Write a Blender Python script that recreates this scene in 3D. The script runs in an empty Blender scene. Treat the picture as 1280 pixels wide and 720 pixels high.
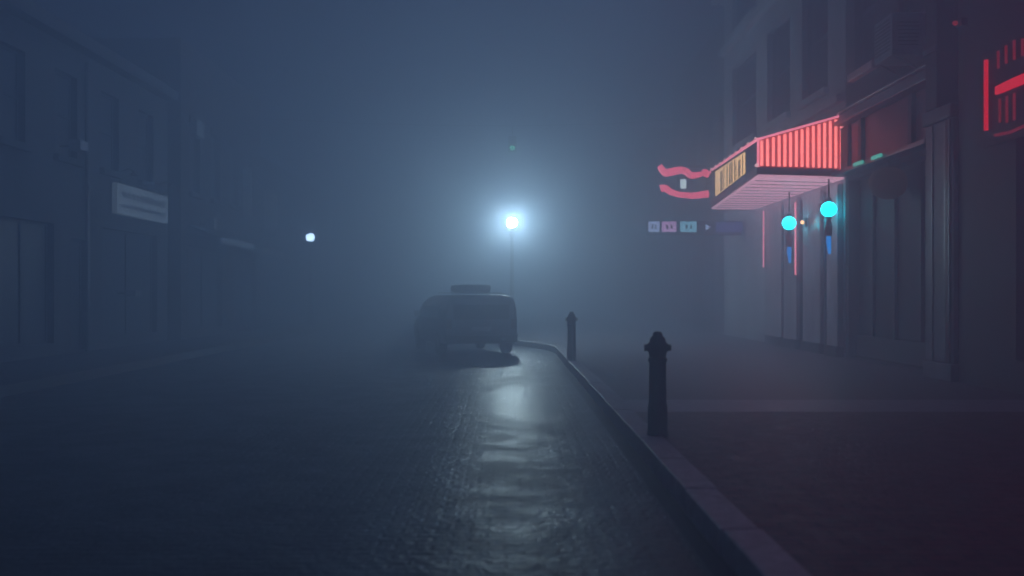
import bpy, bmesh, math, random
from mathutils import Vector, Matrix
random.seed(7)
S = bpy.context.scene
C = S.collection

# ------------------------------------------------------------------ camera
F = 1300.0                                   # focal length in photo pixels (1280 wide)
cam = bpy.data.objects.new('camera', bpy.data.cameras.new('camera')); C.objects.link(cam)
cam.location = (0, 0, 1.5); cam.rotation_euler = (math.radians(90), 0, 0)
cam.data.sensor_width = 36; cam.data.lens = 36 * F / 1280
cam.data.shift_x = 5 / 1280; cam.data.shift_y = 7 / 1280
cam.data.clip_start = .05; cam.data.clip_end = 1000
cam.data.dof.use_dof = True; cam.data.dof.focus_distance = 26; cam.data.dof.aperture_fstop = 1.2
S.camera = cam

# ------------------------------------------------------------------ sky
MOON_EL, MOON_AZ = 48., 82.                  # azimuth clockwise from +Y: ahead and to the right, over the tall right-hand roofs
W = bpy.data.worlds.new('World'); S.world = W; W.use_nodes = True
nt = W.node_tree; bg = nt.nodes['Background']
sky = nt.nodes.new('ShaderNodeTexSky'); sky.sky_type = 'NISHITA'; sky.sun_disc = False
sky.sun_elevation = math.radians(MOON_EL); sky.sun_rotation = math.radians(MOON_AZ)
sky.air_density = 1.6; sky.dust_density = .4; sky.ozone_density = 4.0
tint = nt.nodes.new('ShaderNodeMixRGB'); tint.blend_type = 'MULTIPLY'; tint.inputs['Fac'].default_value = 1
tint.inputs['Color2'].default_value = (.62, .72, .95, 1)
nt.links.new(sky.outputs['Color'], tint.inputs['Color1'])
nt.links.new(tint.outputs[0], bg.inputs['Color']); bg.inputs['Strength'].default_value = 0.004

sun = bpy.data.objects.new('moon', bpy.data.lights.new('moon', 'SUN')); C.objects.link(sun)
sun.data.energy = 1.55; sun.data.angle = math.radians(30); sun.data.color = (.45, .6, 1.)
_e, _a = math.radians(MOON_EL), math.radians(MOON_AZ)
sun.rotation_euler = Vector((math.sin(_a)*math.cos(_e), math.cos(_a)*math.cos(_e), math.sin(_e))).to_track_quat('Z', 'Y').to_euler()

# ------------------------------------------------------------------ render settings
S.view_settings.view_transform = 'Standard'; S.view_settings.look = 'None'
S.view_settings.exposure = 0; S.view_settings.gamma = 1; S.view_settings.use_curve_mapping = False
cy = S.cycles
cy.use_denoising = True
try: cy.denoiser = 'OPENIMAGEDENOISE'
except Exception: pass
cy.use_adaptive_sampling = False
cy.max_bounces = 6; cy.diffuse_bounces = 2; cy.glossy_bounces = 3; cy.volume_bounces = 4; cy.transmission_bounces = 2
cy.sample_clamp_indirect = 4.0; cy.caustics_reflective = False; cy.caustics_refractive = False
cy.use_light_tree = True

# ------------------------------------------------------------------ materials
def mat(name, col, rough=.7, metal=0., var=.25, scale=3., bump=0., bscale=20., emit=None, estr=0., stretch=(1,1,1), col2=None, spec=.5):
    m = bpy.data.materials.new(name); m.use_nodes = True
    n = m.node_tree; b = n.nodes['Principled BSDF']; L = n.links.new
    b.inputs['Roughness'].default_value = rough; b.inputs['Metallic'].default_value = metal
    b.inputs['Specular IOR Level'].default_value = spec
    tc = n.nodes.new('ShaderNodeTexCoord'); mp = n.nodes.new('ShaderNodeMapping'); mp.inputs['Scale'].default_value = stretch
    L(tc.outputs['Object'], mp.inputs['Vector'])
    nz = n.nodes.new('ShaderNodeTexNoise'); nz.inputs['Scale'].default_value = scale; nz.inputs['Detail'].default_value = 6
    L(mp.outputs[0], nz.inputs['Vector'])
    rp = n.nodes.new('ShaderNodeValToRGB')
    c2 = col2 or tuple(c * (1 - var) for c in col)
    rp.color_ramp.elements[0].position = .35; rp.color_ramp.elements[1].position = .65
    rp.color_ramp.elements[0].color = (*c2, 1); rp.color_ramp.elements[1].color = (*col, 1)
    L(nz.outputs['Fac'], rp.inputs['Fac']); L(rp.outputs['Color'], b.inputs['Base Color'])
    if bump:
        n2 = n.nodes.new('ShaderNodeTexNoise'); n2.inputs['Scale'].default_value = bscale; n2.inputs['Detail'].default_value = 5
        L(mp.outputs[0], n2.inputs['Vector'])
        bp = n.nodes.new('ShaderNodeBump'); bp.inputs['Strength'].default_value = bump; bp.inputs['Distance'].default_value = .02
        L(n2.outputs['Fac'], bp.inputs['Height']); L(bp.outputs['Normal'], b.inputs['Normal'])
    if emit:
        b.inputs['Emission Color'].default_value = (*emit, 1); b.inputs['Emission Strength'].default_value = estr
    return m

def paved(name, c1, c2, mortar, w, h, rough=(.3, .6), bump=.6, msize=.012, rot=0., wet=1.2):
    """Paving or brick courses with uneven wet gloss."""
    m = bpy.data.materials.new(name); m.use_nodes = True
    n = m.node_tree; b = n.nodes['Principled BSDF']; L = n.links.new
    tc = n.nodes.new('ShaderNodeTexCoord'); mp = n.nodes.new('ShaderNodeMapping'); mp.inputs['Rotation'].default_value = rot if isinstance(rot, tuple) else (0, 0, rot)
    L(tc.outputs['Object'], mp.inputs['Vector'])
    # wobble so that the courses are not ruled
    wn = n.nodes.new('ShaderNodeTexNoise'); wn.inputs['Scale'].default_value = 1.3; wn.inputs['Detail'].default_value = 3
    L(mp.outputs[0], wn.inputs['Vector'])
    ad = n.nodes.new('ShaderNodeVectorMath'); ad.operation = 'MULTIPLY_ADD'; ad.inputs[1].default_value = (.06, .06, 0)
    L(wn.outputs['Color'], ad.inputs[0]); L(mp.outputs[0], ad.inputs[2])
    br = n.nodes.new('ShaderNodeTexBrick'); br.inputs['Scale'].default_value = 1
    br.inputs['Color1'].default_value = (*c1, 1); br.inputs['Color2'].default_value = (*c2, 1); br.inputs['Mortar'].default_value = (*mortar, 1)
    br.inputs['Brick Width'].default_value = w; br.inputs['Row Height'].default_value = h; br.inputs['Mortar Size'].default_value = msize
    br.inputs['Mortar Smooth'].default_value = .3
    L(ad.outputs[0], br.inputs['Vector'])
    nz = n.nodes.new('ShaderNodeTexNoise'); nz.inputs['Scale'].default_value = wet; nz.inputs['Detail'].default_value = 5
    L(tc.outputs['Object'], nz.inputs['Vector'])
    mx = n.nodes.new('ShaderNodeMixRGB'); mx.blend_type = 'MULTIPLY'; mx.inputs['Fac'].default_value = .5
    L(br.outputs['Color'], mx.inputs['Color1']); L(nz.outputs['Fac'], mx.inputs['Color2']); L(mx.outputs[0], b.inputs['Base Color'])
    mr = n.nodes.new('ShaderNodeMapRange'); mr.inputs['From Min'].default_value = .35; mr.inputs['From Max'].default_value = .65
    mr.inputs['To Min'].default_value = rough[0]; mr.inputs['To Max'].default_value = rough[1]
    L(nz.outputs['Fac'], mr.inputs['Value']); L(mr.outputs[0], b.inputs['Roughness'])
    n2 = n.nodes.new('ShaderNodeTexNoise'); n2.inputs['Scale'].default_value = 14; n2.inputs['Detail'].default_value = 4
    L(tc.outputs['Object'], n2.inputs['Vector'])
    sm = n.nodes.new('ShaderNodeMath'); sm.operation = 'MULTIPLY_ADD'; sm.inputs[1].default_value = -1.0
    L(br.outputs['Fac'], sm.inputs[0]); L(n2.outputs['Fac'], sm.inputs[2])
    bp = n.nodes.new('ShaderNodeBump'); bp.inputs['Strength'].default_value = bump; bp.inputs['Distance'].default_value = .02
    L(sm.outputs[0], bp.inputs['Height']); L(bp.outputs['Normal'], b.inputs['Normal'])
    return m

def wet_patch(m, cx, cy, rx, ry):
    """a shallow wet hollow with soft, ragged edges: smoother and flatter there"""
    n = m.node_tree; b = n.nodes['Principled BSDF']; L = n.links.new
    tc = n.nodes.new('ShaderNodeTexCoord'); nz = n.nodes.new('ShaderNodeTexNoise'); nz.inputs['Scale'].default_value = 2.5
    L(tc.outputs['Object'], nz.inputs['Vector'])
    v = n.nodes.new('ShaderNodeVectorMath'); v.operation = 'SUBTRACT'; v.inputs[1].default_value = (cx, cy, RZ_); L(tc.outputs['Object'], v.inputs[0])
    d = n.nodes.new('ShaderNodeVectorMath'); d.operation = 'MULTIPLY'; d.inputs[1].default_value = (1/rx, 1/ry, 0); L(v.outputs[0], d.inputs[0])
    ln = n.nodes.new('ShaderNodeVectorMath'); ln.operation = 'LENGTH'; L(d.outputs[0], ln.inputs[0])
    ad = n.nodes.new('ShaderNodeMath'); ad.operation = 'MULTIPLY_ADD'; ad.inputs[1].default_value = .7; L(nz.outputs['Fac'], ad.inputs[0]); L(ln.outputs['Value'], ad.inputs[2])
    mr = n.nodes.new('ShaderNodeMapRange'); mr.interpolation_type = 'SMOOTHSTEP'; mr.inputs['From Min'].default_value = 1.1; mr.inputs['From Max'].default_value = 1.6
    L(ad.outputs[0], mr.inputs['Value'])
    old = b.inputs['Roughness'].links[0].from_socket
    mx = n.nodes.new('ShaderNodeMix'); mx.inputs[2].default_value = .36; L(mr.outputs[0], mx.inputs[0]); L(old, mx.inputs[3]); L(mx.outputs[0], b.inputs['Roughness'])
    bp = b.inputs['Normal'].links[0].from_node
    ml = n.nodes.new('ShaderNodeMath'); ml.operation = 'MULTIPLY_ADD'; ml.inputs[1].default_value = bp.inputs['Strength'].default_value*.8; ml.inputs[2].default_value = bp.inputs['Strength'].default_value*.2
    L(mr.outputs[0], ml.inputs[0]); L(ml.outputs[0], bp.inputs['Strength'])
RZ_ = -.18
M = {}
M['road'] = paved('wet_setts', (.05,.05,.052), (.032,.032,.035), (.015,.015,.016), .24, .12, rough=(.3,.46), bump=1.1, msize=.018, wet=2.2)
wet_patch(M['road'], .15, 16.2, .62, 2.3)
M['gutter'] = mat('gutter_stone', (.025,.025,.026), .6, bump=.3)
M['ground'] = mat('dark_ground', (.03,.03,.03), .9)
M['walk'] = paved('concrete_flags', (.16,.155,.15), (.12,.117,.115), (.05,.05,.05), .9, .9, rough=(.4,.7), bump=.25, msize=.01)
M['brickwalk'] = paved('neon_tinted_red_brick', (.26,.08,.085), (.13,.045,.05), (.03,.02,.022), .24, .12, rough=(.42,.62), bump=1., msize=.014, wet=5)  # brick made redder to carry some of the magenta neon spill
M['kerb'] = mat('granite_kerb', (.5,.48,.48), .5, var=.35, scale=8, bump=.4, bscale=30)
M['leftkerb'] = mat('dark_left_kerb', (.06,.06,.065), .6, var=.4, scale=4, bump=.4, bscale=30)  # darker tone for the left kerb and pavement
M['band'] = mat('pale_cross_band', (.42,.41,.42), .45, var=.25, scale=5, bump=.2)
M['iron'] = mat('black_cast_iron', (.02,.022,.025), .45, .3, bump=.25, bscale=40)
M['paint'] = mat('pale_painted_wall', (.55,.56,.6), .65, var=.3, scale=.8, bump=.3, bscale=12, stretch=(1,1,.35))
M['pale'] = mat('pale_stone_trim', (.7,.7,.72), .6, var=.2)
M['column'] = mat('grey_marble_panel', (.75,.7,.74), .3, var=.35, scale=1.6, bump=.05, stretch=(2,2,.5))
M['darkwall'] = paved('dark_brick_wall', (.04,.033,.03), (.028,.024,.023), (.022,.022,.022), .22, .075, rough=(.7,.9), bump=.5, rot=(0, math.pi/2, 0))
M['black'] = mat('black_panel', (.012,.013,.015), .6, bump=.1)
M['glass'] = mat('dark_window_glass', (.008,.01,.013), .12, var=.1, spec=.3)
M['fogpane'] = mat('fog_grey_pane', (.075,.08,.09), .35, var=.2)  # fog's reflection painted into the panes as a flat grey
M['frame'] = mat('dark_window_frame', (.06,.06,.065), .5)
M['metal'] = mat('dull_grey_metal', (.2,.21,.22), .4, .6, bump=.1)
M['ac'] = mat('dusty_grey_casing', (.62,.63,.63), .5, var=.3, bump=.1)
M['redlit_panel'] = mat('red_lit_panel', (.42,.07,.07), .5, var=.35, scale=1.5, bump=.1)  # red light on the transom put into the panel colour
M['pilaster'] = mat('blue_grey_pilaster', (.22,.24,.27), .5, var=.3, bump=.15)
M['red_sheen'] = mat('painted_red_sheen', (.3,.03,.04), .4)
M['leftwall'] = mat('grey_render_wall', (.09,.095,.105), .8, var=.35, scale=.7, bump=.3)
M['leftwall2'] = mat('brown_brick_wall', (.085,.075,.075), .8, var=.35, scale=1, bump=.3)
M['van'] = mat('dark_vehicle_paint', (.2,.21,.24), .55, var=.1)
M['tyre'] = mat('tyre_rubber', (.015,.015,.015), .8)
M['tail'] = mat('unlit_tail_lamp', (.18,.01,.01), .2)
M['signboard'] = mat('pale_signboard', (.62,.66,.68), .5, var=.3, scale=2, bump=.05)
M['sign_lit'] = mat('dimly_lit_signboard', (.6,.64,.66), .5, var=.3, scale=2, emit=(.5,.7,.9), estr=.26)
M['void'] = mat('dark_interior_glass', (.006,.007,.009), .55, var=.1, spec=.15)  # dark shop interior put into the glass colour
M['lettering'] = mat('faded_lettering', (.45,.49,.52), .5)
M['lantern_dim'] = mat('brown_paper', (.28,.16,.08), .7, var=.2, emit=(.5,.28,.14), estr=.05)  # weak warm glow put into the paper itself
M['red_cord'] = mat('red_cord', (.45,.02,.04), .7)
def glow(name, col, s): return mat(name, (.3,.3,.3), .5, emit=col, estr=s)
M['lamp_glass'] = glow('lit_lamp_globe', (.64,.88,.97), 2500)
M['lamp_glass2'] = glow('lit_dim_lamp_globe', (.5,.72,1.), 40)
M['neon_coral'] = glow('coral_neon_tube', (1.,.22,.19), 5.4)
M['neon_bed'] = mat('red_enamel_panel', (.5,.06,.07), .4, emit=(1.,.06,.08), estr=.3)
M['neon_pink'] = glow('pink_neon_tube', (1.,.1,.2), 4.6)
M['neon_red'] = glow('red_neon_tube', (1.,.008,.03), 1.3)
M['neon_red_dim'] = glow('worn_red_neon_tube', (1.,.01,.03), .3)
M['white_light'] = glow('pale_lit_block', (.7,.9,.95), 4)
M['lightbox_yellow'] = glow('yellow_lightbox', (1.,.6,.25), 3.4)
M['soffit'] = glow('pink_luminous_soffit', (1.,.5,.66), 2.1)
M['box_violet'] = glow('violet_lit_letter', (.45,.6,1.), 2.2)
M['box_pink'] = glow('pink_lit_letter', (.8,.42,.85), 2.1)
M['box_cyan'] = glow('cyan_lit_letter', (.25,.75,1.), 2.2)
M['box_blue'] = glow('deep_blue_sign_face', (.05,.09,.5), 1.0)
M['cyan_lantern'] = glow('cyan_lit_lantern', (.0,.75,.95), 17.)
M['blue_light'] = glow('blue_light_smear', (.0,.3,1.), 2.4)
M['teal_light'] = glow('teal_glint_glow', (.1,.8,.65), 1.5)
M['warm_bulb'] = glow('warm_bulb', (1.,.5,.2), 9)
M['pink_strip'] = glow('pink_glow_strip', (1.,.25,.35), 3.6)
M['small_bulb'] = glow('small_pale_bulb', (1.,.6,.65), 2.5)
M['green_light'] = glow('green_ghost_lens', (.15,1.,.55), 3)

# ------------------------------------------------------------------ mesh helpers
def link(name, bm, m, parent=None, smooth=False, bevel=0.):
    me = bpy.data.meshes.new(name)
    bmesh.ops.recalc_face_normals(bm, faces=bm.faces)
    bm.to_mesh(me); bm.free()
    for p in me.polygons: p.use_smooth = smooth
    o = bpy.data.objects.new(name, me); C.objects.link(o); me.materials.append(m)
    if parent: o.parent = parent
    if bevel:
        md = o.modifiers.new('bevel', 'BEVEL'); md.width = bevel; md.segments = 2; md.limit_method = 'ANGLE'
    return o
def tag(o, label, cat, group=None):
    o['label'] = label; o['category'] = cat
    if group: o['group'] = group
    return o
def thing(name, label, cat, loc, group=None, rz=0):
    o = bpy.data.objects.new(name, None); C.objects.link(o); o.location = loc; o.rotation_euler.z = rz
    o.empty_display_size = .2
    return tag(o, label, cat, group)
def struct(o): o['kind'] = 'structure'; return o
def box(bm, x0, x1, y0, y1, z0, z1):
    v = [bm.verts.new(p) for p in ((x0,y0,z0),(x1,y0,z0),(x1,y1,z0),(x0,y1,z0),(x0,y0,z1),(x1,y0,z1),(x1,y1,z1),(x0,y1,z1))]
    for f in ((0,1,2,3),(4,5,6,7),(0,1,5,4),(1,2,6,5),(2,3,7,6),(3,0,4,7)): bm.faces.new([v[i] for i in f])
def B(*boxes):
    bm = bmesh.new()
    for b in boxes: box(bm, *b)
    return bm
def prism(bm, pts, ext):
    """pts: closed loop of 3-D points; ext: extrusion vector"""
    e = Vector(ext); a = [bm.verts.new(p) for p in pts]; b = [bm.verts.new(Vector(p) + e) for p in pts]
    bm.faces.new(a); bm.faces.new(b); n = len(pts)
    for i in range(n): bm.faces.new((a[i], a[(i+1)%n], b[(i+1)%n], b[i]))
def lathe(bm, prof, seg=24, cx=0, cy=0):
    rings = [[bm.verts.new((cx + r*math.cos(2*math.pi*k/seg), cy + r*math.sin(2*math.pi*k/seg), z)) for k in range(seg)] for r, z in prof]
    for a, b in zip(rings, rings[1:]):
        for k in range(seg): bm.faces.new((a[k], a[(k+1)%seg], b[(k+1)%seg], b[k]))
    bm.faces.new(rings[0]); bm.faces.new(rings[-1])
def tube(bm, pts, r, seg=8):
    pts = [Vector(p) for p in pts]; rings = []
    for i, p in enumerate(pts):
        d = (pts[min(i+1, len(pts)-1)] - pts[max(i-1, 0)]).normalized()
        u = d.cross(Vector((0,0,1)) if abs(d.z) < .9 else Vector((1,0,0))).normalized(); w = d.cross(u)
        rr = r[i] if isinstance(r, (list, tuple)) else r
        rings.append([bm.verts.new(p + (u*math.cos(2*math.pi*k/seg) + w*math.sin(2*math.pi*k/seg))*rr) for k in range(seg)])
    for a, b in zip(rings, rings[1:]):
        for k in range(seg): bm.faces.new((a[k], a[(k+1)%seg], b[(k+1)%seg], b[k]))
    bm.faces.new(rings[0]); bm.faces.new(rings[-1])
def ball(bm, c, r, sub=2, sz=1.):
    bmesh.ops.create_icosphere(bm, subdivisions=sub, radius=r, matrix=Matrix.Translation(c) @ Matrix.Diagonal((1,1,sz,1)))
def copy_thing(root, loc, label, group=None):
    r = root.copy(); C.objects.link(r); r.location = loc; r['label'] = label
    if group: r['group'] = group
    for ch in list(root.children):
        c = ch.copy(); C.objects.link(c); c.parent = r
        for g in ch.children:
            d = g.copy(); C.objects.link(d); d.parent = c
    return r
def strip(bm, left, right, z0, z1=None, zr=None):
    pass

# ------------------------------------------------------------------ ground
bm = bmesh.new(); box(bm, -300, 300, -60, 500, -.6, -.3); struct(link('ground', bm, M['ground']))
KERB = [(1.36,-4),(1.36,10),(1.35,18),(1.32,29.5),(1.15,31),(.4,33),(-.35,35),(-.6,39),(-.7,44),(-.75,60),(-.75,150)]   # outer top edge of the right kerb
KW = .26
def poly(name, pts, z, m, th=None):
    bm = bmesh.new()
    if th: prism(bm, [(x, y, z) for x, y in pts], (0, 0, -th))
    else: bm.faces.new([bm.verts.new((x, y, z)) for x, y in pts])
    return struct(link(name, bm, m))
RZ = -.18
poly('road', [(-8.3,-20),(1.6,-20),(1.6,150),(-8.3,150)], RZ, M['road'])
# gutter strip along the right kerb
bm = bmesh.new()
for (a, b) in zip(KERB, KERB[1:]):
    bm.faces.new([bm.verts.new(p) for p in ((a[0]-.14,a[1],RZ+.004),(a[0]+.05,a[1],RZ+.004),(b[0]+.05,b[1],RZ+.004),(b[0]-.14,b[1],RZ+.004))])
struct(link('gutter', bm, M['gutter']))
# kerb stones, each 1.2 m long with a fine joint, as one setting object
bm = bmesh.new()
def kx(y):
    for a, b in zip(KERB, KERB[1:]):
        if a[1] <= y <= b[1]: return a[0] + (b[0]-a[0])*(y-a[1])/(b[1]-a[1])
    return KERB[-1][0]
y = -3.8
while y < 80:
    L_ = random.uniform(1.1, 1.6); x0, x1 = kx(y) + random.uniform(-.008,.008), kx(y+L_) + random.uniform(-.008,.008)
    j = .012; dz = random.uniform(-.006,.006)
    a = [(x0,y+j),(x0+KW,y+j),(x1+KW,y+L_-j),(x1,y+L_-j)]
    prism(bm, [(px,py,.006+dz) for px,py in a], (0,0,-.4)); y += L_
struct(link('kerb', bm, M['kerb'], bevel=.018))
# right pavement: brick field near, pale cross band, concrete flags beyond
def walk(name, y0, y1, m, z=0.):
    ys = [y0] + [k[1] for k in KERB if y0 < k[1] < y1] + [y1]
    pts = [(kx(y)+KW-.03, y) for y in ys] + [(9.5, y1), (9.5, y0)]
    return poly(name, pts, z, m, .3)
walk('brick_pavement', -4, 13.2, M['brickwalk'])
walk('pavement_band', 13.2, 14.7, M['band'])
walk('pavement', 14.7, 90, mat('grey_brown_flags', (.12,.1,.1), .5, var=.3, bump=.3))
# left side
bm = B((-8.5,-8.2,-4,90,-.4,.004)); struct(link('left_kerb', bm, M['leftkerb'], bevel=.018))
bm = B((-12,-8.5,-4,90,-.4,0.)); struct(link('left_pavement', bm, M['leftkerb']))
# ------------------------------------------------------------------ building helper
def facade(name, side, X, y0, y1, z1, openings, m, label, cat='building', th=.35, z0=0., depth=9., body=None, glass='glass', fr='frame', sill=True, head=False, group=None):
    """side +1: building on the right (front faces -x); -1: on the left. openings: (ya, yb, za, zb, kind)"""
    root = thing(name, label, cat, (X, y0, 0), group)
    sx = side
    def bx(bm, a, b, ya, yb, za, zb):
        lo, hi = sorted((a*sx, b*sx)); box(bm, lo, hi, ya-y0, yb-y0, za, zb)
    ys = sorted({y0, y1, *[o[0] for o in openings], *[o[1] for o in openings]})
    zs = sorted({z0, z1, *[o[2] for o in openings], *[o[3] for o in openings]})
    bm = bmesh.new()
    for a, b in zip(ys, ys[1:]):
        run = None
        for c, d in zip(zs, zs[1:]):
            my, mz = (a+b)/2, (c+d)/2
            op = any(o[0] < my < o[1] and o[2] < mz < o[3] for o in openings)
            if not op: run = (run[0], d) if run else (c, d)
            if op and run: bx(bm, 0, th, a, b, *run); run = None
        if run: bx(bm, 0, th, a, b, *run)
    bx(bm, th+.002, depth, y0, y1, z0, z1-.02)
    link('wall', bm, m, root)
    for o in openings:
        ya, yb, za, zb = o[:4]; kind = o[4] if len(o) > 4 else 'window'
        if kind == 'void': continue
        f = bmesh.new(); t = .07; r = .16
        bx(f, r, r+.08, ya+.004, ya+t, za+.004, zb-.004); bx(f, r, r+.08, yb-t, yb-.004, za+.004, zb-.004)
        bx(f, r+.002, r+.078, ya+t, yb-t, za+.004, za+t); bx(f, r+.002, r+.078, ya+t, yb-t, zb-t, zb-.004)
        zm = (za+zb)/2
        if kind == 'window': bx(f, r-.01, r+.06, ya+t, yb-t, zm-.035, zm+.035)
        if kind == 'shop': bx(f, r-.01, r+.07, (ya+yb)/2-.04, (ya+yb)/2+.04, za+t, zb-t)
        fo = link('window' if kind != 'door' else 'door', f, M[fr], root)
        p = bmesh.new(); bx(p, r+.03, r+.04, ya+t, yb-t, za+t, zb-t); link('pane', p, M[glass], fo)
        if sill and kind == 'window':
            s_ = bmesh.new(); bx(s_, -.14, r-.012, ya-.1, yb+.1, za-.17, za-.002); link('sill', s_, M['pale' if glass=='glass' else 'leftwall'], root, bevel=.015)
        if head and kind == 'window':
            s_ = bmesh.new(); bx(s_, -.08, .02, ya-.08, yb+.08, zb+.002, zb+.22); link('lintel', s_, M['leftwall'], root, bevel=.01)
    return root

# ------------------------------------------------------------------ right side buildings
XW = 7.9
# theatre: pale painted upper wall, marble panels below the marquee
TY0, TY1 = 24.35, 38.
ops = [(25.7,27.95,6.6,9.5),(29.15,31.7,6.6,9.4),(33.1,36.6,6.6,9.4),
       (25.7,27.95,10.6,11.9),(29.15,31.7,10.6,11.9),(33.1,36.6,10.6,11.9)]
th = facade('theatre_building', 1, XW, TY0, TY1, 12.4, ops, M['paint'], 'pale theatre front with tall dark windows above the red striped marquee', 'theatre', sill=True)
def part(name, boxes, m, root, bevel=0., smooth=False):
    """boxes in world coordinates, stored relative to the root"""
    bm = bmesh.new(); ox, oy, oz = root.location
    for b in boxes: box(bm, b[0]-ox, b[1]-ox, b[2]-oy, b[3]-oy, b[4]-oz, b[5]-oz)
    return link(name, bm, m, root, smooth, bevel)
for (a, b, x) in ((24.5,25.35,7.76),(26.0,27.55,7.8),(28.0,29.3,7.76),(29.7,31.4,7.8)):
    part('marble_panel', [(x, 7.895, a, b, .25, 4.1)], M['column'], th, .02)
    part('plinth', [(x-.05, 7.893, a-.05, b+.05, .0, .246)], M['black'], th, .01)
for ya in (25.4, 27.6, 29.35):
    part('door', [(7.84, 7.892, ya+.02, ya+.36 if ya<29 else ya+.3, .02, 4.0)], M['glass'], th)
part('string_course', [(7.7, 7.893, 24.4, 37.9, 6.0, 6.18)], M['pale'], th, .02)
part('string_course', [(7.66, 7.893, 24.4, 37.9, 10.1, 10.32)], M['pale'], th, .02)
part('cornice', [(7.4, 7.893, 24.4, 37.95, 12.0, 12.25),(7.2, 7.892, 24.4, 37.95, 12.253, 12.45)], M['pale'], th, .03)
# red reflections up the marble edges, put in as glowing strips
for yy, x, z0_, z1_ in ((31.46, 7.74, 2.3, 4.0),(27.9,7.72,2.0,3.95)):
    part('reflection_strip', [(x-.02, x+.015, yy, yy+.05, z0_, z1_)], M['pink_strip'], th)

# marquee
mq = thing('theatre_marquee', 'wedge shaped theatre marquee with coral neon stripes and yellow letter board over the pavement', 'marquee', (5.75, 24, 4.24))
def mpart(name, pts, ext, m, root=mq, bevel=0.):
    bm = bmesh.new(); o = Vector(root.location)
    prism(bm, [Vector(p)-o for p in pts], ext); return link(name, bm, m, root, bevel=bevel)
P2, P3, P1, P4 = Vector((5.76,23.9,4.24)), Vector((7.88,24.4,4.24)), Vector((6.5,33.2,4.24)), Vector((7.88,33.2,4.24))
up = Vector((0,0,1))
mpart('soffit', [P2+up*-.002, P3+up*-.002, P4+up*-.002, P1+up*-.002], (0,0,-.05), M['soffit'])
# soffit ribs
bm = bmesh.new()
for k in range(1, 12):
    t = k/12; a = P2.lerp(P1, t) - Vector(mq.location); b = P3.lerp(P4, t) - Vector(mq.location)
    tube(bm, [a+Vector((.05,0,-.06)), b+Vector((-.05,0,-.06))], .012, 6)
link('soffit_rib', bm, M['pale'], mq)
# lower rim
bm = bmesh.new(); o = Vector(mq.location)
rimh = .16
def slab(bm, a, b, h0a, h1a, h0b, h1b, th, nrm):
    """upright plate between plan points a and b with its own bottom and top heights at each end"""
    n = Vector(nrm).normalized()*th
    pts = [Vector((a.x,a.y,h0a))-o, Vector((b.x,b.y,h0b))-o, Vector((b.x,b.y,h1b))-o, Vector((a.x,a.y,h1a))-o]
    prism(bm, pts, n)
nA = Vector((.5,-2.12,0)).normalized()*-1      # into the body from face A
nB = Vector((1,0,0))
slab(bm, P2+Vector((-.06,-.06,0)), P3+Vector((0,-.06,0)), 4.243, 4.40, 4.243, 4.40, .08, (0,1,0))
slab(bm, P2+Vector((-.06,.025,0)), P1+Vector((-.06,0,0)), 4.243, 4.40, 4.243, 4.42, .08, (1,0,0))
link('rim', bm, mat('red_lacquered_rim', (.3,.04,.06), .35), mq)
HA2, HA3, HB1 = 5.02, 5.66, 5.4
bm = bmesh.new(); slab(bm, P2+Vector((.0,.02,0)), P3+Vector((0,.02,0)), 4.403, HA2, 4.403, HA3, .1, (0,1,0))
link('striped_face', bm, M['neon_bed'], mq)
bm = bmesh.new(); slab(bm, P2+Vector((.0,.125,0)), P1, 4.425, HA2, 4.425, HB1, .1, (1,0,0))
link('side_face', bm, M['black'], mq)
# body filling and sloping top
bm = bmesh.new()
q = [P2+Vector((.12,.14,0)), P3+Vector((-.02,.14,0)), P4+Vector((-.02,-.05,0)), P1+Vector((.12,-.05,0))]
hb = [Vector((p.x,p.y,4.246))-o for p in q]; ht = [Vector((p.x,p.y,h))-o for p,h in zip(q,(HA2-.05,HA3-.05,HB1+.15,HB1-.05))]
vb = [bm.verts.new(p) for p in hb]; vt = [bm.verts.new(p) for p in ht]
bm.faces.new(vb); bm.faces.new((vt[0],vt[1],vt[2])); bm.faces.new((vt[0],vt[2],vt[3]))
for i in range(4): bm.faces.new((vb[i],vb[(i+1)%4],vt[(i+1)%4],vt[i]))
link('canopy_body', bm, M['black'], mq)
NT = 15
for k in range(NT):
    t = (k+.5)/NT; p = P2.lerp(P3, t); h = HA2 + (HA3-HA2)*t
    bm = bmesh.new(); tube(bm, [Vector((p.x,p.y-.03,4.44))-o, Vector((p.x,p.y-.03,h-.03))-o], .034, 8)
    link('neon_tube', bm, M['neon_coral'], mq)
# top trims
bm = bmesh.new()
tube(bm, [Vector((P2.x,P2.y-.03,HA2+.03))-o, Vector((P3.x,P3.y-.03,HA3+.03))-o], .03, 6)
tube(bm, [Vector((P2.x-.02,P2.y,HA2+.03))-o, Vector((P1.x-.02,P1.y,HB1+.03))-o], .035, 6)
tube(bm, [Vector((P3.x-.02,P3.y-.05,4.4))-o, Vector((P3.x-.02,P3.y-.05,HA3+.03))-o], .04, 6)
tube(bm, [Vector((P2.x-.02,P2.y-.03,4.4))-o, Vector((P2.x-.02,P2.y-.03,HA2+.03))-o], .03, 6)
link('edge_trim', bm, M['pink_strip'], mq)
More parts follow.
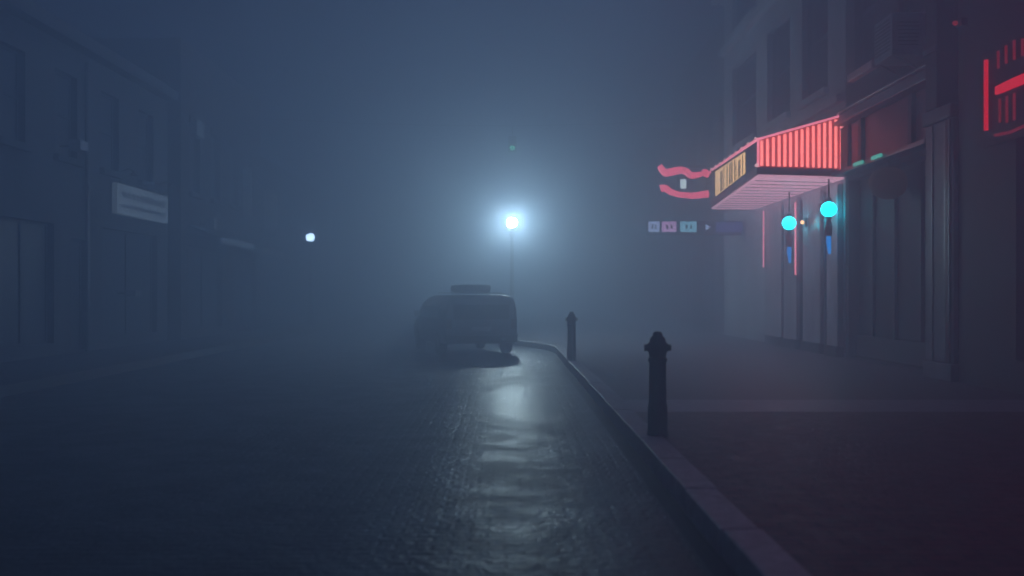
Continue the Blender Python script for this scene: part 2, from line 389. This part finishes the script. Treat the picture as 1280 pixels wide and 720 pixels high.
# letter board on the street side
def sidep(y, h):   # point on the street-side face
    t = (y-P2.y)/(P1.y-P2.y); x = P2.x+(P1.x-P2.x)*t
    return Vector((x-.03, y, h))
def hB(y): return HA2 + (HB1-HA2)*(y-P2.y)/(P1.y-P2.y)
ya, yb = 25.9, 32.0
bm = bmesh.new(); pr = [sidep(ya,4.5)-o, sidep(yb,4.5)-o, sidep(yb,hB(yb)-.1)-o, sidep(ya,hB(ya)-.08)-o]; prism(bm, pr, (.028,0,0))
lb = link('letter_board', bm, M['lightbox_yellow'], mq)
y = ya + .25
while y < yb-.2:
    w_ = random.choice((.05,.07,.1)); lo = 4.5; hi = hB(y)-random.choice((.12,.13,.2))
    if random.random() < .8:
        bm = bmesh.new(); prism(bm, [sidep(y,lo)-o-Vector((.012,0,0)), sidep(y+w_,lo)-o-Vector((.012,0,0)), sidep(y+w_,hi)-o-Vector((.012,0,0)), sidep(y,hi)-o-Vector((.012,0,0))], (.01,0,0)); link('letter_stroke', bm, M['black'], lb)
    y += w_ + random.choice((.14,.2,.3,.42))

for k in range(9):
    y = 24.0 + k*1.1; bm = bmesh.new(); p = sidep(y, hB(y)+.06)-o; ball(bm, p+Vector((-.03,0,0)), .035, 1)
    link('bulb', bm, M['small_bulb'], mq)
for k in range(2):
    bm = bmesh.new(); p = (P2 if k==0 else P3)-o+Vector((-.07,-.08,.2 if k==0 else 1.1)); ball(bm, p, .05, 1); link('bulb', bm, M['small_bulb'], mq)

# two cyan lanterns under the marquee
def lantern(loc, label):
    r = thing('cyan_lantern', label, 'lantern', loc, 'cyan lanterns under the marquee')
    bm = bmesh.new(); ball(bm, (0,0,0), .19, 2, .98); link('lantern_globe', bm, M['cyan_lantern'], r, True)
    bm = bmesh.new(); lathe(bm, [(.06,.18),(.07,.2),(.07,.24),(.03,.26)], 12); link('top_cap', bm, M['black'], r)
    bm = bmesh.new(); lathe(bm, [(.03,-.24),(.07,-.22),(.07,-.185),(.05,-.18)], 12); link('bottom_cap', bm, M['black'], r)
    bm = bmesh.new(); tube(bm, [(0,0,.25),(0,0,4.19-loc[2])], .02, 6); link('cord', bm, M['black'], r)
    bm = bmesh.new(); tube(bm, [(0,0,-.24),(0,0,-.4),(0,0,-.62)], [.05,.09,.08], 8); link('tassel', bm, M['red_cord'], r)
    bm = bmesh.new(); tube(bm, [(0,0,-.63),(0,0,-.75),(.02,0,-1.05)], [.055,.06,.03], 8); link('blue_smear', bm, M['blue_light'], r)  # blue light smear below the tassel, put in as a glowing tip
    return r
l1 = lantern((7.53, 24.42, 3.48), 'nearer cyan lit round lantern with red tassel, at the right end under the marquee')
l2 = copy_thing(l1, (7.38, 27.3, 3.35), 'farther cyan lit round lantern with red tassel, left of the other under the marquee')
for c in l2.children:
    if c.name.startswith('cord'): c.scale.z = (4.19-3.35)/(4.19-3.48)*.98
# small warm wall light between lanterns
r = thing('wall_light', 'tiny warm wall light on the marble panels between the two cyan lanterns', 'wall light', (7.7, 27.0, 3.35))
bm = B((-.0,.06,-.05,.05,-.12,.12)); link('bracket', bm, M['metal'], r); bm = bmesh.new(); ball(bm, (-.06,0,0), .05, 2); link('bulb', bm, M['warm_bulb'], r)

# shop building between theatre and near corner
SY0, SY1 = 18.85, 24.3
ops = [(19.1,21.0,6.3,9.2),(22.3,23.7,6.5,9.2),(19.1,21.0,10.,11.6),(22.3,23.7,10.,11.6),(18.95,24.1,0.06,4.12,'void')]
sh = facade('shop_building', 1, XW, SY0, SY1, 12., ops, M['darkwall'], 'dark brick building with a recessed black shopfront right of the marquee', 'building')
part('shopfront_glass', [(8.14,8.2,18.97,24.08,.55,4.1)], M['void'], sh)
part('stall_riser', [(8.05,8.19,18.97,24.08,.08,.54)], M['black'], sh)
for yy in (20.3, 21.7, 23.0): part('mullion', [(8.06,8.13,yy,yy+.09,.56,4.08)], M['black'], sh)
for a, b in ((18.95,20.0),(20.22,22.85),(23.1,23.75)): part('transom_panel', [(7.84,7.893,a,b,4.34,5.36)], M['redlit_panel'], sh, .01)
for a, b in ((20.02,20.2),(22.87,23.08),(23.77,24.28)): part('transom_post', [(7.76,7.89,a,b,4.34,5.36)], M['black'], sh, .01)
part('cornice', [(7.6,7.893,18.87,24.28,5.4,5.5),(7.72,7.892,18.87,24.28,5.503,5.66),(7.62,7.891,18.87,24.28,5.663,5.72)], M['metal'], sh, .015)
part('awning_rail', [(7.55,7.893,18.87,24.28,4.22,4.32)], M['metal'], sh, .015)
for a in (22.05, 20.95):
    part('teal_glint', [(7.5,7.54,a,a+.55,4.26,4.33)], M['teal_light'], sh)  # teal reflected highlights on the rail, put in as glowing bars
# brown paper lantern hanging in the shopfront
r = thing('paper_lantern', 'large faintly glowing brown paper lantern hanging in the dark shopfront', 'lantern', (7.75, 21.2, 3.75))
bm = bmesh.new(); lathe(bm, [(.12,-.32),(.3,-.22),(.38,-.05),(.38,.08),(.3,.24),(.12,.32)], 20); link('lantern_globe', bm, M['lantern_dim'], r, True)
bm = bmesh.new(); tube(bm, [(0,0,.32),(0,0,.5)], .012, 6); link('cord', bm, M['black'], r)

# window air conditioner
ac = thing('air_conditioner', 'grey window air conditioner jutting out above the shop cornice', 'air conditioner', (7.2, 19.5, 5.98))
bm = B((0,.86,0,.95,0,.8)); link('casing', bm, M['ac'], ac, bevel=.02)
bm = bmesh.new()
for k in range(9): box(bm, -.012,-.001, .08,.87, .12+k*.07, .15+k*.07)
link('grille', bm, M['frame'], ac)
bm = bmesh.new()
for k in range(7): box(bm, .12,.5, -.011,-.001, .18+k*.07, .2+k*.07)
link('side_louvre', bm, M['frame'], ac)
bm = bmesh.new(); tube(bm, [(.08,.1,-.01),(.84,.1,-.4)], .02, 6); tube(bm, [(.08,.85,-.01),(.84,.85,-.4)], .02, 6); link('bracket', bm, M['metal'], ac)

# near corner building with pilaster
NX = 7.62
nb = facade('corner_building', 1, NX, 3., 17.6, 11.5, [(6.,10.4,.5,3.9,'shop'),(11.4,15.6,.5,3.9,'shop'),(7,9,6.5,9),(12,14,6.5,9),(15.2,17,6.5,9)], M['black'], 'black corner building at the right edge carrying the red neon sign', 'building')
pl = thing('stone_pilaster', 'tall blue grey pilaster with a thin painted red reflection beside the dark shopfront', 'pilaster', (7.55,17.62,0))
bm = B((0,.6,0.,1.2,.3,4.5)); link('shaft', bm, M['pilaster'], pl, bevel=.02)
bm = B((-.05,.6,-.0,1.21,0,.296)); link('base', bm, M['pilaster'], pl, bevel=.02)
bm = B((-.06,.6,-.0,1.21,4.504,4.75)); link('capital', bm, M['pilaster'], pl, bevel=.03)
bm = B((-.03,-.001,.12,.17,.32,4.48),(-.02,-.001,.3,.36,.32,4.48),(-.02,-.001,.85,.9,.32,4.48)); link('fluting', bm, M['metal'], pl)
bm = B((-.035,-.001,.2,.24,.32,4.48)); link('sheen_strip', bm, M['red_sheen'], pl)  # reddish reflection on the pilaster, put in as a coloured strip
dp = thing('downpipe_box', 'black boxed drainpipe on the wall above the grey pilaster', 'drainpipe', (7.5,18.2,4.76))
bm = B((0,.38,0,.5,0,7)); link('pipe_casing', bm, M['black'], dp, bevel=.02)
bm = B((-.03,-.001,-.02,.52,1.,1.1),(-.03,-.001,-.02,.52,4.,4.1)); link('strap', bm, M['metal'], dp)

# red neon sign on the corner building
rs = thing('red_neon_sign', 'red neon sign with upright bar and slanted strokes on the black corner building', 'neon sign', (7.55,16.3,4.0))
XS = -.08
def rpt(y, z): return Vector((XS, y-16.3, z-4.0))
bm = bmesh.new(); tube(bm, [rpt(16.25,4.05), rpt(16.25,5.15)], .035, 8); link('upright_bar', bm, M['neon_red'], rs)
bm = bmesh.new(); prism(bm, [rpt(15.85,4.53), rpt(15.42,4.53), rpt(15.4,4.56), rpt(15.38,4.53), rpt(14.3,4.53), rpt(14.3,4.67), rpt(15.38,4.67), rpt(15.4,4.64), rpt(15.42,4.67), rpt(15.85,4.65)], (-.05,0,0)); link('arrow_stroke', bm, M['neon_red'], rs)
for yy, a, b in ((15.85,4.93,5.2),(15.6,4.95,5.22),(15.35,4.95,5.24),(15.8,4.1,4.46),(15.58,4.06,4.46),(15.35,4.06,4.46),(15.1,4.95,5.2)):
    bm = bmesh.new(); tube(bm, [rpt(yy,a), rpt(yy,b)], .022, 6); link('neon_tick', bm, M['neon_red_dim'], rs)
bm = bmesh.new(); tube(bm, [rpt(15.95,3.93), rpt(15.5,3.9), rpt(15.0,3.93), rpt(14.4,4.02)], .025, 6); link('underline_tube', bm, M['neon_red_dim'], rs)
bm = bmesh.new()
box(bm, -.04, -.0, -12.9, .15, -.2, 1.35); link('backing_board', bm, M['black'], rs)
M['fill_magenta'] = glow('magenta_fill_glow', (1.,.012,.25), 10)
for k in range(9):        # added unseen strokes past the frame edge, lighting kerb and paving magenta
    yy = 9.6 - k*.72; bm = bmesh.new()
    tube(bm, [rpt(yy,4.05), rpt(yy,5.1)], .04, 8); link('fill_stroke', bm, M['fill_magenta'], rs)
    bm = bmesh.new(); tube(bm, [rpt(yy-.12,4.6), rpt(yy-.56,4.66 if k%2 else 4.95)], .04, 8)
    link('fill_stroke', bm, M['fill_magenta'], rs)
rm = thing('red_wall_lamp', 'faint small red lamp high on the corner by the pilaster', 'wall lamp', (7.5,17.3,6.0))
bm = B((0,.1,-.1,.1,-.06,.06)); link('bracket', bm, M['metal'], rm); bm = bmesh.new(); ball(bm,(-.06,0,0),.05,1); link('bulb', bm, glow('faint_red_bulb',(1,.03,.03),.4), rm)

# ------------------------------------------------------------------ pink ribbon neon sign and lit letter sign, beyond the marquee
D = 35.5
def px(u, v, d=D): return Vector(((u-635)*d/F, d, 1.5+(367-v)*d/F))
ns = thing('ribbon_neon_sign', 'two pink neon ribbons with a small white block between, hanging out past the marquee', 'neon sign', (5.8, D, 4.5))
o2 = Vector(ns.location)
def ribbon(pts, name, m, r):
    bm = bmesh.new(); ps = [px(780+a/5.54, 180+b/5.54)-o2 for a, b in pts]
    sm = []
    for i in range(len(ps)-1):
        p0, p1, p2, p3 = ps[max(i-1,0)], ps[i], ps[i+1], ps[min(i+2,len(ps)-1)]
        for k in range(4):
            t = k/4; sm.append(.5*((2*p1)+(-p0+p2)*t+(2*p0-5*p1+4*p2-p3)*t*t+(-p0+3*p1-3*p2+p3)*t**3))
    sm.append(ps[-1]); n = len(sm)
    rr = [r(i/(n-1)) for i in range(n)]
    tube(bm, sm, rr, 8); return link(name, bm, m, ns, True)
ribbon([(243,150),(262,172),(285,200),(330,192),(385,182),(430,190),(465,218),(520,212),(560,200),(590,215)], 'upper_ribbon', M['neon_pink'], lambda t: .07+.06*math.sin(math.pi*min(1,t*1.15+.05))**.5 if t<.85 else .13)
ribbon([(255,310),(285,305),(320,330),(370,347),(430,355),(490,358),(540,350),(585,345)], 'lower_ribbon', M['neon_pink'], lambda t: .13-.03*math.sin(math.pi*t))
a, b = px(850.5, 236)-o2, px(858, 224)-o2
bm = B((a.x,b.x,-.06,.06,a.z,b.z)); link('white_block', bm, M['white_light'], ns, bevel=.04)
bm = bmesh.new()
tube(bm, [Vector((.0,.12,.3)),Vector((7.88-5.8,.12,.3))], .035, 6); tube(bm, [Vector((.0,.12,1.35)),Vector((7.88-5.8,.12,1.35))], .035, 6)
tube(bm, [Vector((.02,.12,.3)),Vector((.02,.12,1.35))], .03, 6); tube(bm, [Vector((1.0,.12,.3)),Vector((1.0,.12,1.35))], .03, 6)
link('mounting_frame', bm, M['iron'], ns)
ls = thing('letter_sign', 'low projecting sign with violet, pink and cyan lit letter blocks and a deep blue end', 'sign', (px(808,292).x, D-.4, px(808,294).z))
o3 = Vector(ls.location)
w_ = 7.88-o3.x
bm = B((-.04,w_,.0,.22,-.02,.46)); link('sign_box', bm, M['black'], ls, bevel=.02)
for name, u0, u1, m in (('letter',808.5,822,'box_violet'),('letter',825,843,'box_pink'),('letter',848,868,'box_cyan')):
    a, b = px(u0,291)-o3, px(u1,278)-o3
    bm = bmesh.new(); hh = b.z-a.z; w2 = b.x-a.x
    box(bm, a.x, a.x+w2*.3, -.04,-.002, a.z, b.z); box(bm, a.x+w2*.72, b.x, -.04,-.002, a.z, b.z)
    box(bm, a.x+w2*.3, a.x+w2*.72, -.038,-.003, b.z-hh*.3, b.z-.002); box(bm, a.x+w2*.3, a.x+w2*.72, -.037,-.003, a.z+.002, a.z+hh*.32)
    if name: box(bm, a.x+w2*.45, a.x+w2*.6, -.036,-.003, a.z+hh*.32, b.z-hh*.3)
    link(name, bm, M[m], ls)
a, b = px(892,291)-o3, px(948,279)-o3
bm = B((a.x,b.x-.05,-.03,-.002,a.z,b.z)); link('blue_panel', bm, M['box_blue'], ls)
a = px(882,285)-o3; bm = bmesh.new(); prism(bm, [(a.x-.08,-.03,a.z-.1),(a.x+.1,-.03,a.z),(a.x-.08,-.03,a.z+.1)], (0,.028,0)); link('arrow', bm, M['box_violet'], ls)

# far right buildings
fr = facade('brick_building', 1, 7.9, 38.1, 50., 11.5, [(39.,41.,6,8.4),(42.5,44.5,6,8.4),(46,48,6,8.4),(39,43,.4,3.6,'shop'),(44.5,48.8,.4,3.6,'shop')], M['leftwall2'], 'brown brick building past the neon signs, half lost in fog', 'building', glass='fogpane', fr='leftwall', head=True)
fr2 = facade('render_building', 1, 6.9, 50.2, 66., 9.5, [(51.5,53.5,5,7.4),(56,58,5,7.4),(61,63,5,7.4)], M['leftwall'], 'low grey building farthest along the right pavement in the fog', 'building', glass='fogpane', fr='leftwall', head=True)
bs = thing('far_blade_sign', 'pale small blade sign on the grey building right of the street lamp', 'sign', (6.2,52.,4.6))
bm = B((0,.55,0,.12,0,1.0)); link('sign_panel', bm, M['signboard'], bs, bevel=.02); bm = bmesh.new(); tube(bm,[(.55,.06,.5),(.72,.06,.5)],.03,6); link('bracket', bm, M['iron'], bs)

# ------------------------------------------------------------------ left side buildings
XL = -11.
def rows(y0, n, w, gap, zs, kind='window'):
    out = []
    for (za, zb) in zs:
        for k in range(n): ya = y0 + k*(w+gap); out.append((ya, ya+w, za, zb) if kind=='window' else (ya, ya+w, za, zb, kind))
    return out
lb1 = facade('left_corner_building', -1, XL, 10., 33.6, 8.2, rows(11.,8,1.3,1.55,[(4.9,7.0)]) + [(18.5,21.3,.3,3.2,'shop'),(22.4,25.2,.3,3.2,'shop'),(26.2,27.2,.05,2.9,'door'),(28.2,32.6,.3,3.3,'shop')], M['leftwall'], 'long grey building on the left carrying the pale signboard', 'building', glass='fogpane', fr='leftwall')
bm = B((0,.35,0,23.6,7.7,8.0),(-.4,.001,0,23.6,7.6,8.25)); 
link('cornice', bm, M['leftwall'], lb1); 
lb2 = facade('left_brick_building', -1, XL+.4, 33.7, 44.5, 9.8, rows(34.6,4,1.2,1.3,[(4.9,7.2)]) + [(34.5,38.6,.3,3.1,'shop'),(40.2,43.8,.3,3.1,'shop')], M['leftwall2'], 'brown brick building with two blade signs left of the dim lamp', 'building', glass='fogpane', fr='leftwall', head=True)
lb3 = facade('left_far_building', -1, XL, 44.6, 64., 7.6, rows(46.,6,1.3,1.5,[(4.4,6.4)]), M['leftwall'], 'low grey building farthest on the left, behind the dim lamp', 'building', glass='fogpane', fr='leftwall', head=True)

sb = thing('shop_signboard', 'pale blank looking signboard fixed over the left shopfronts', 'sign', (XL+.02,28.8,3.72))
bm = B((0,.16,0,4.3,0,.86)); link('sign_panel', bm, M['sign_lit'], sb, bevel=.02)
for lo, hi, gap in ((.48,.66,.12),(.2,.3,.09)):
    yy = .35
    while yy < 3.8:
        l_ = random.uniform(.15,.35); bm = B((.162,.17, yy, yy+l_, lo, hi)); link('worn_letter', bm, M['lettering'], sb); yy += l_+gap
for a in (.5, 3.8):
    bm = bmesh.new(); tube(bm, [(.05,a,.86),(.05,a,1.2),(.3,a,1.3),(.45,a,1.2)], .02, 6); lathe(bm, [(.03,1.22),(.12,1.12),(.11,1.1)], 10, .45, a); link('sign_lamp', bm, M['iron'], sb)

def blade(loc, w, h, label, name='blade_sign'):
    r = thing(name, label, 'sign', loc, 'blade signs on the left buildings')
    bm = B((0,w,0,.16,0,h)); link('sign_panel', bm, M['signboard'], r, bevel=.02)
    bm = bmesh.new(); tube(bm, [(-.4,.08,h*.2),(0,.08,h*.2)], .025, 6); link('bracket', bm, M['iron'], r); bm = bmesh.new(); tube(bm, [(-.4,.08,h*.8),(0,.08,h*.8)], .025, 6); link('bracket', bm, M['iron'], r)
    for k in range(4):
        bm = bmesh.new(); box(bm, w*.25, w*.75, -.012,-.001, h*(.12+.2*k), h*(.24+.2*k)); link('worn_letter', bm, M['lettering'], r)
    return r
blade((-10.2,40.,4.45), .32, 1.9, 'narrow tall pale blade sign on the brown left building')
blade((-10.2,43.4,4.2), .55, 1.6, 'wider pale blade sign on the left, nearest to the dim lamp')
def light_box(loc, d, h, label):
    r = thing('light_box', label, 'sign', loc, 'small pale box signs on the left')
    bm = B((0,.3,0,d,0,h)); link('casing', bm, M['lettering'], r, bevel=.02)
    bm = bmesh.new(); tube(bm, [(-.3,d/2,h/2),(0,d/2,h/2)], .03, 6); link('bracket', bm, M['iron'], r); return r
light_box((-10.7,34.8,6.8), .9, .55, 'small pale box sign high on the left facade above the others')
light_box((-10.35,35.6,3.7), .3, .4, 'small square pale box sign at awning height right of the long signboard')
light_box((-10.7,25.3,5.0), .5, .25, 'tiny pale box sign high on the far left wall')
light_box((-10.75,29.2,1.42), .5, .18, 'tiny flat pale box low on the left wall under the signboard')
def awning(y0, L_, z, label, x=XL+.42):
    r = thing('shop_awning', label, 'awning', (x, y0, z), 'awnings on the left shopfronts')
    bm = bmesh.new(); prism(bm, [(0,0,.5),(1.1,0,.05),(1.1,0,0),(0,0,.44)], (0,L_,0)); link('canopy', bm, M['leftwall'], r)
    bm = B((1.102,1.12,0,L_,-.16,.05)); link('valance', bm, M['lettering'], r); return r
awning(34.4,4.4,3.3,'nearer sloping awning over the brown left shopfront')
awning(40.0,4.0,3.2,'farther sloping awning over the brown left shopfront')
dpl = thing('downpipe', 'thin pale downpipe on the far left wall', 'drainpipe', (XL+.08,27.0,0))
bm = bmesh.new(); tube(bm, [(0,0,0),(0,0,7.5)], .06, 8); link('pipe', bm, M['metal'], dpl)
bm = B((-.07,.08,-.08,.08,1.2,1.28),(-.07,.08,-.08,.08,4.2,4.28)); link('pipe_clip', bm, M['metal'], dpl)

# ------------------------------------------------------------------ street lamps
def lamp(loc, m, label, H=4.2, R=.21):
    r = thing('street_lamp', label, 'street lamp', loc, 'globe street lamps')
    bm = bmesh.new(); lathe(bm, [(.22,0),(.22,.12),(.17,.2),(.15,.7),(.1,.85),(.075,1.0),(.055,H-R-.35),(.06,H-R-.33),(.1,H-R-.28),(.1,H-R-.2),(.06,H-R-.15),(.12,H-R-.03),(.1,H-R+.02)], 20)
    link('pole', bm, M['iron'], r, True)
    bm = bmesh.new(); ball(bm, (0,0,H), R, 3); link('globe', bm, m, r, True)
    bm = bmesh.new(); lathe(bm, [(.1,H+R-.03),(.06,H+R+.03),(.015,H+R+.14)], 16); link('finial', bm, M['iron'], r)
    return r
lamp((.14,36.,0), M['lamp_glass'], 'bright white globe street lamp at the middle of the foggy street', 3.96, .175)
lamp((-9.5,50.,0), M['lamp_glass2'], 'smaller dim globe street lamp on the left pavement')

# made-up signal on a wire, in place of a green lens ghost
ts = thing('ghost_signal', 'made-up green traffic light on a wire, in place of a lens ghost above the street lamp', 'traffic light', (.17,40.,6.95))
bm = B((-.16,.16,-.1,.16,0,.6)); link('housing', bm, mat('dark_green_housing',(.03,.08,.05),.5), ts, bevel=.03)
bm = bmesh.new(); bmesh.ops.create_cone(bm, cap_ends=True, segments=16, radius1=.1, radius2=.1, depth=.03, matrix=Matrix.Translation((0,-.12,.14)) @ Matrix.Rotation(math.pi/2,4,'X')); link('green_lens', bm, M['green_light'], ts)
bm = bmesh.new()
for zz in (.3,.47): bmesh.ops.create_cone(bm, cap_ends=True, segments=16, radius1=.09, radius2=.09, depth=.03, matrix=Matrix.Translation((0,-.12,zz)) @ Matrix.Rotation(math.pi/2,4,'X'))
link('unlit_lens', bm, M['glass'], ts)
bm = bmesh.new(); tube(bm, [(0,0,.6),(0,0,1.0)], .02, 6); link('hanger', bm, M['iron'], ts)
sw = bmesh.new(); tube(sw, [(-10.6,40,8.3),(-6,40,8.05),(-2,40,7.96),(.17,40,7.95),(4,40,8.03),(7.9,40,8.3)], .01, 6)
tag(link('ghost_signal_wire', sw, M['iron']), 'thin made-up wire across the street holding the green signal', 'wire')

# ------------------------------------------------------------------ bollards
def bollard(loc, label):
    r = thing('bollard', label, 'bollard', loc, 'cast iron kerb bollards')
    bm = bmesh.new()
    lathe(bm, [(.115,0),(.115,.03),(.107,.05),(.105,.3),(.1,.335),(.094,.35),(.09,.78),(.104,.79),(.104,.815),(.09,.83)], 8); link('shaft', bm, M['iron'], r, bevel=.006)
    bm = bmesh.new(); lathe(bm, [(.088,.831),(.09,.86),(.105,.9),(.112,.93),(.112,.97),(.09,.985),(.085,1.0),(.08,1.03),(.06,1.05),(.052,1.055),(.05,1.085),(.03,1.1)], 20); link('head', bm, M['iron'], r, True)
    bm = bmesh.new()
    for s in (-1,1):
        bmesh.ops.create_cone(bm, cap_ends=True, segments=10, radius1=.04, radius2=.034, depth=.05, matrix=Matrix.Translation((s*.115,0,.93)) @ Matrix.Rotation(math.pi/2,4,'Y'))
    link('side_knob', bm, M['iron'], r)
    return r
b1 = bollard((1.575,10.95,0.), 'black cast iron bollard standing close by on the kerb edge')
copy_thing(b1, (1.42,23.2,0.), 'distant bollard fading into the fog farther along the kerb')

# ------------------------------------------------------------------ parked vehicle seen from behind
vn = thing('parked_van', 'dark parked van seen from behind in thick fog, box on its roof', 'van', (-.72,28.2,RZ), None, math.radians(16))
sec = [(-1.02,.32),(-1.04,.6),(-1.05,1.0),(-1.02,1.25),(-.93,1.42),(-.78,1.56),(-.6,1.63),(.6,1.66),(.85,1.62),(.97,1.5),(1.03,1.3),(1.05,1.0),(1.04,.6),(1.02,.32)]
bm = bmesh.new()
def ring(y, s, zs, z0=.32): return [bm.verts.new((x*s, y, z0+(z-.32)*zs)) for x, z in sec]
R_ = [ring(0,.93,.93), ring(.06,.985,.985), ring(.2,1,1), ring(3.3,1,1), ring(3.9,.98,.7), ring(4.5,.95,.55), ring(4.62,.88,.45)]
for a, b in zip(R_, R_[1:]):
    n = len(a)
    for k in range(n): bm.faces.new((a[k], a[(k+1)%n], b[(k+1)%n], b[k]))
bm.faces.new(R_[0]); bm.faces.new(R_[-1])
link('body', bm, M['van'], vn, False, .02)
bm = B((-.78,.78,-.008,-.001,.98,1.38)); link('rear_window', bm, M['glass'], vn, bevel=.003)
for s in (-1,1):
    bm = B((s*.9-.07,s*.9+.07,-.02,.0,.72,1.0)); link('tail_lamp', bm, M['tail'], vn, bevel=.005)
    bm = B((s*1.07-.012 if s<0 else 1.052, -1.052 if s<0 else 1.082, .6,2.6,1.0,1.34)); link('side_window', bm, M['glass'], vn)
    bm = B((min(s*1.06,s*1.24),max(s*1.06,s*1.24),3.1,3.18,1.0,1.18)); link('mirror', bm, M['van'], vn, bevel=.02)
    for yy in (.85,3.75):
        bm = bmesh.new(); bmesh.ops.create_cone(bm, cap_ends=True, segments=24, radius1=.33, radius2=.33, depth=.22, matrix=Matrix.Translation((s*.93,yy,.33)) @ Matrix.Rotation(math.pi/2,4,'Y'))
        w = link('wheel', bm, M['tyre'], vn, bevel=.03)
        bm = bmesh.new(); bmesh.ops.create_cone(bm, cap_ends=True, segments=16, radius1=.19, radius2=.17, depth=.03, matrix=Matrix.Translation((s*1.05,yy,.33)) @ Matrix.Rotation(math.pi/2,4,'Y')); link('rim', bm, M['metal'], w)
bm = B((-1.0,1.0,-.1,.04,.36,.56)); link('bumper', bm, M['black'], vn, bevel=.03)
bm = B((-.26,.26,-.02,-.001,.66,.78)); link('number_plate', bm, M['signboard'], vn)
bm = B((-.35,.42,.5,2.3,1.72,1.93)); link('roof_box', bm, M['van'], vn, bevel=.07)
bm = bmesh.new()
for yy in (.8,2.0): tube(bm, [(-.8,yy,1.58),(-.75,yy,1.7),(.8,yy,1.7),(.85,yy,1.6)], .018, 6)
link('roof_rack', bm, M['metal'], vn)

# ------------------------------------------------------------------ fog
bm = B((-30,30,-6,100,-1.6,12.8))
hz = link('haze', bm, M['black']); hz['kind'] = 'stuff'
hm = bpy.data.materials.new('fog'); hm.use_nodes = True; hm.node_tree.nodes.clear()
ou = hm.node_tree.nodes.new('ShaderNodeOutputMaterial'); pv = hm.node_tree.nodes.new('ShaderNodeVolumePrincipled')
pv.inputs['Color'].default_value = (.55,.66,.8,1); pv.inputs['Density'].default_value = .068; pv.inputs['Anisotropy'].default_value = .62
hm.node_tree.links.new(pv.outputs[0], ou.inputs['Volume'])
hz.data.materials.clear(); hz.data.materials.append(hm)
hz.display_type = 'WIRE'
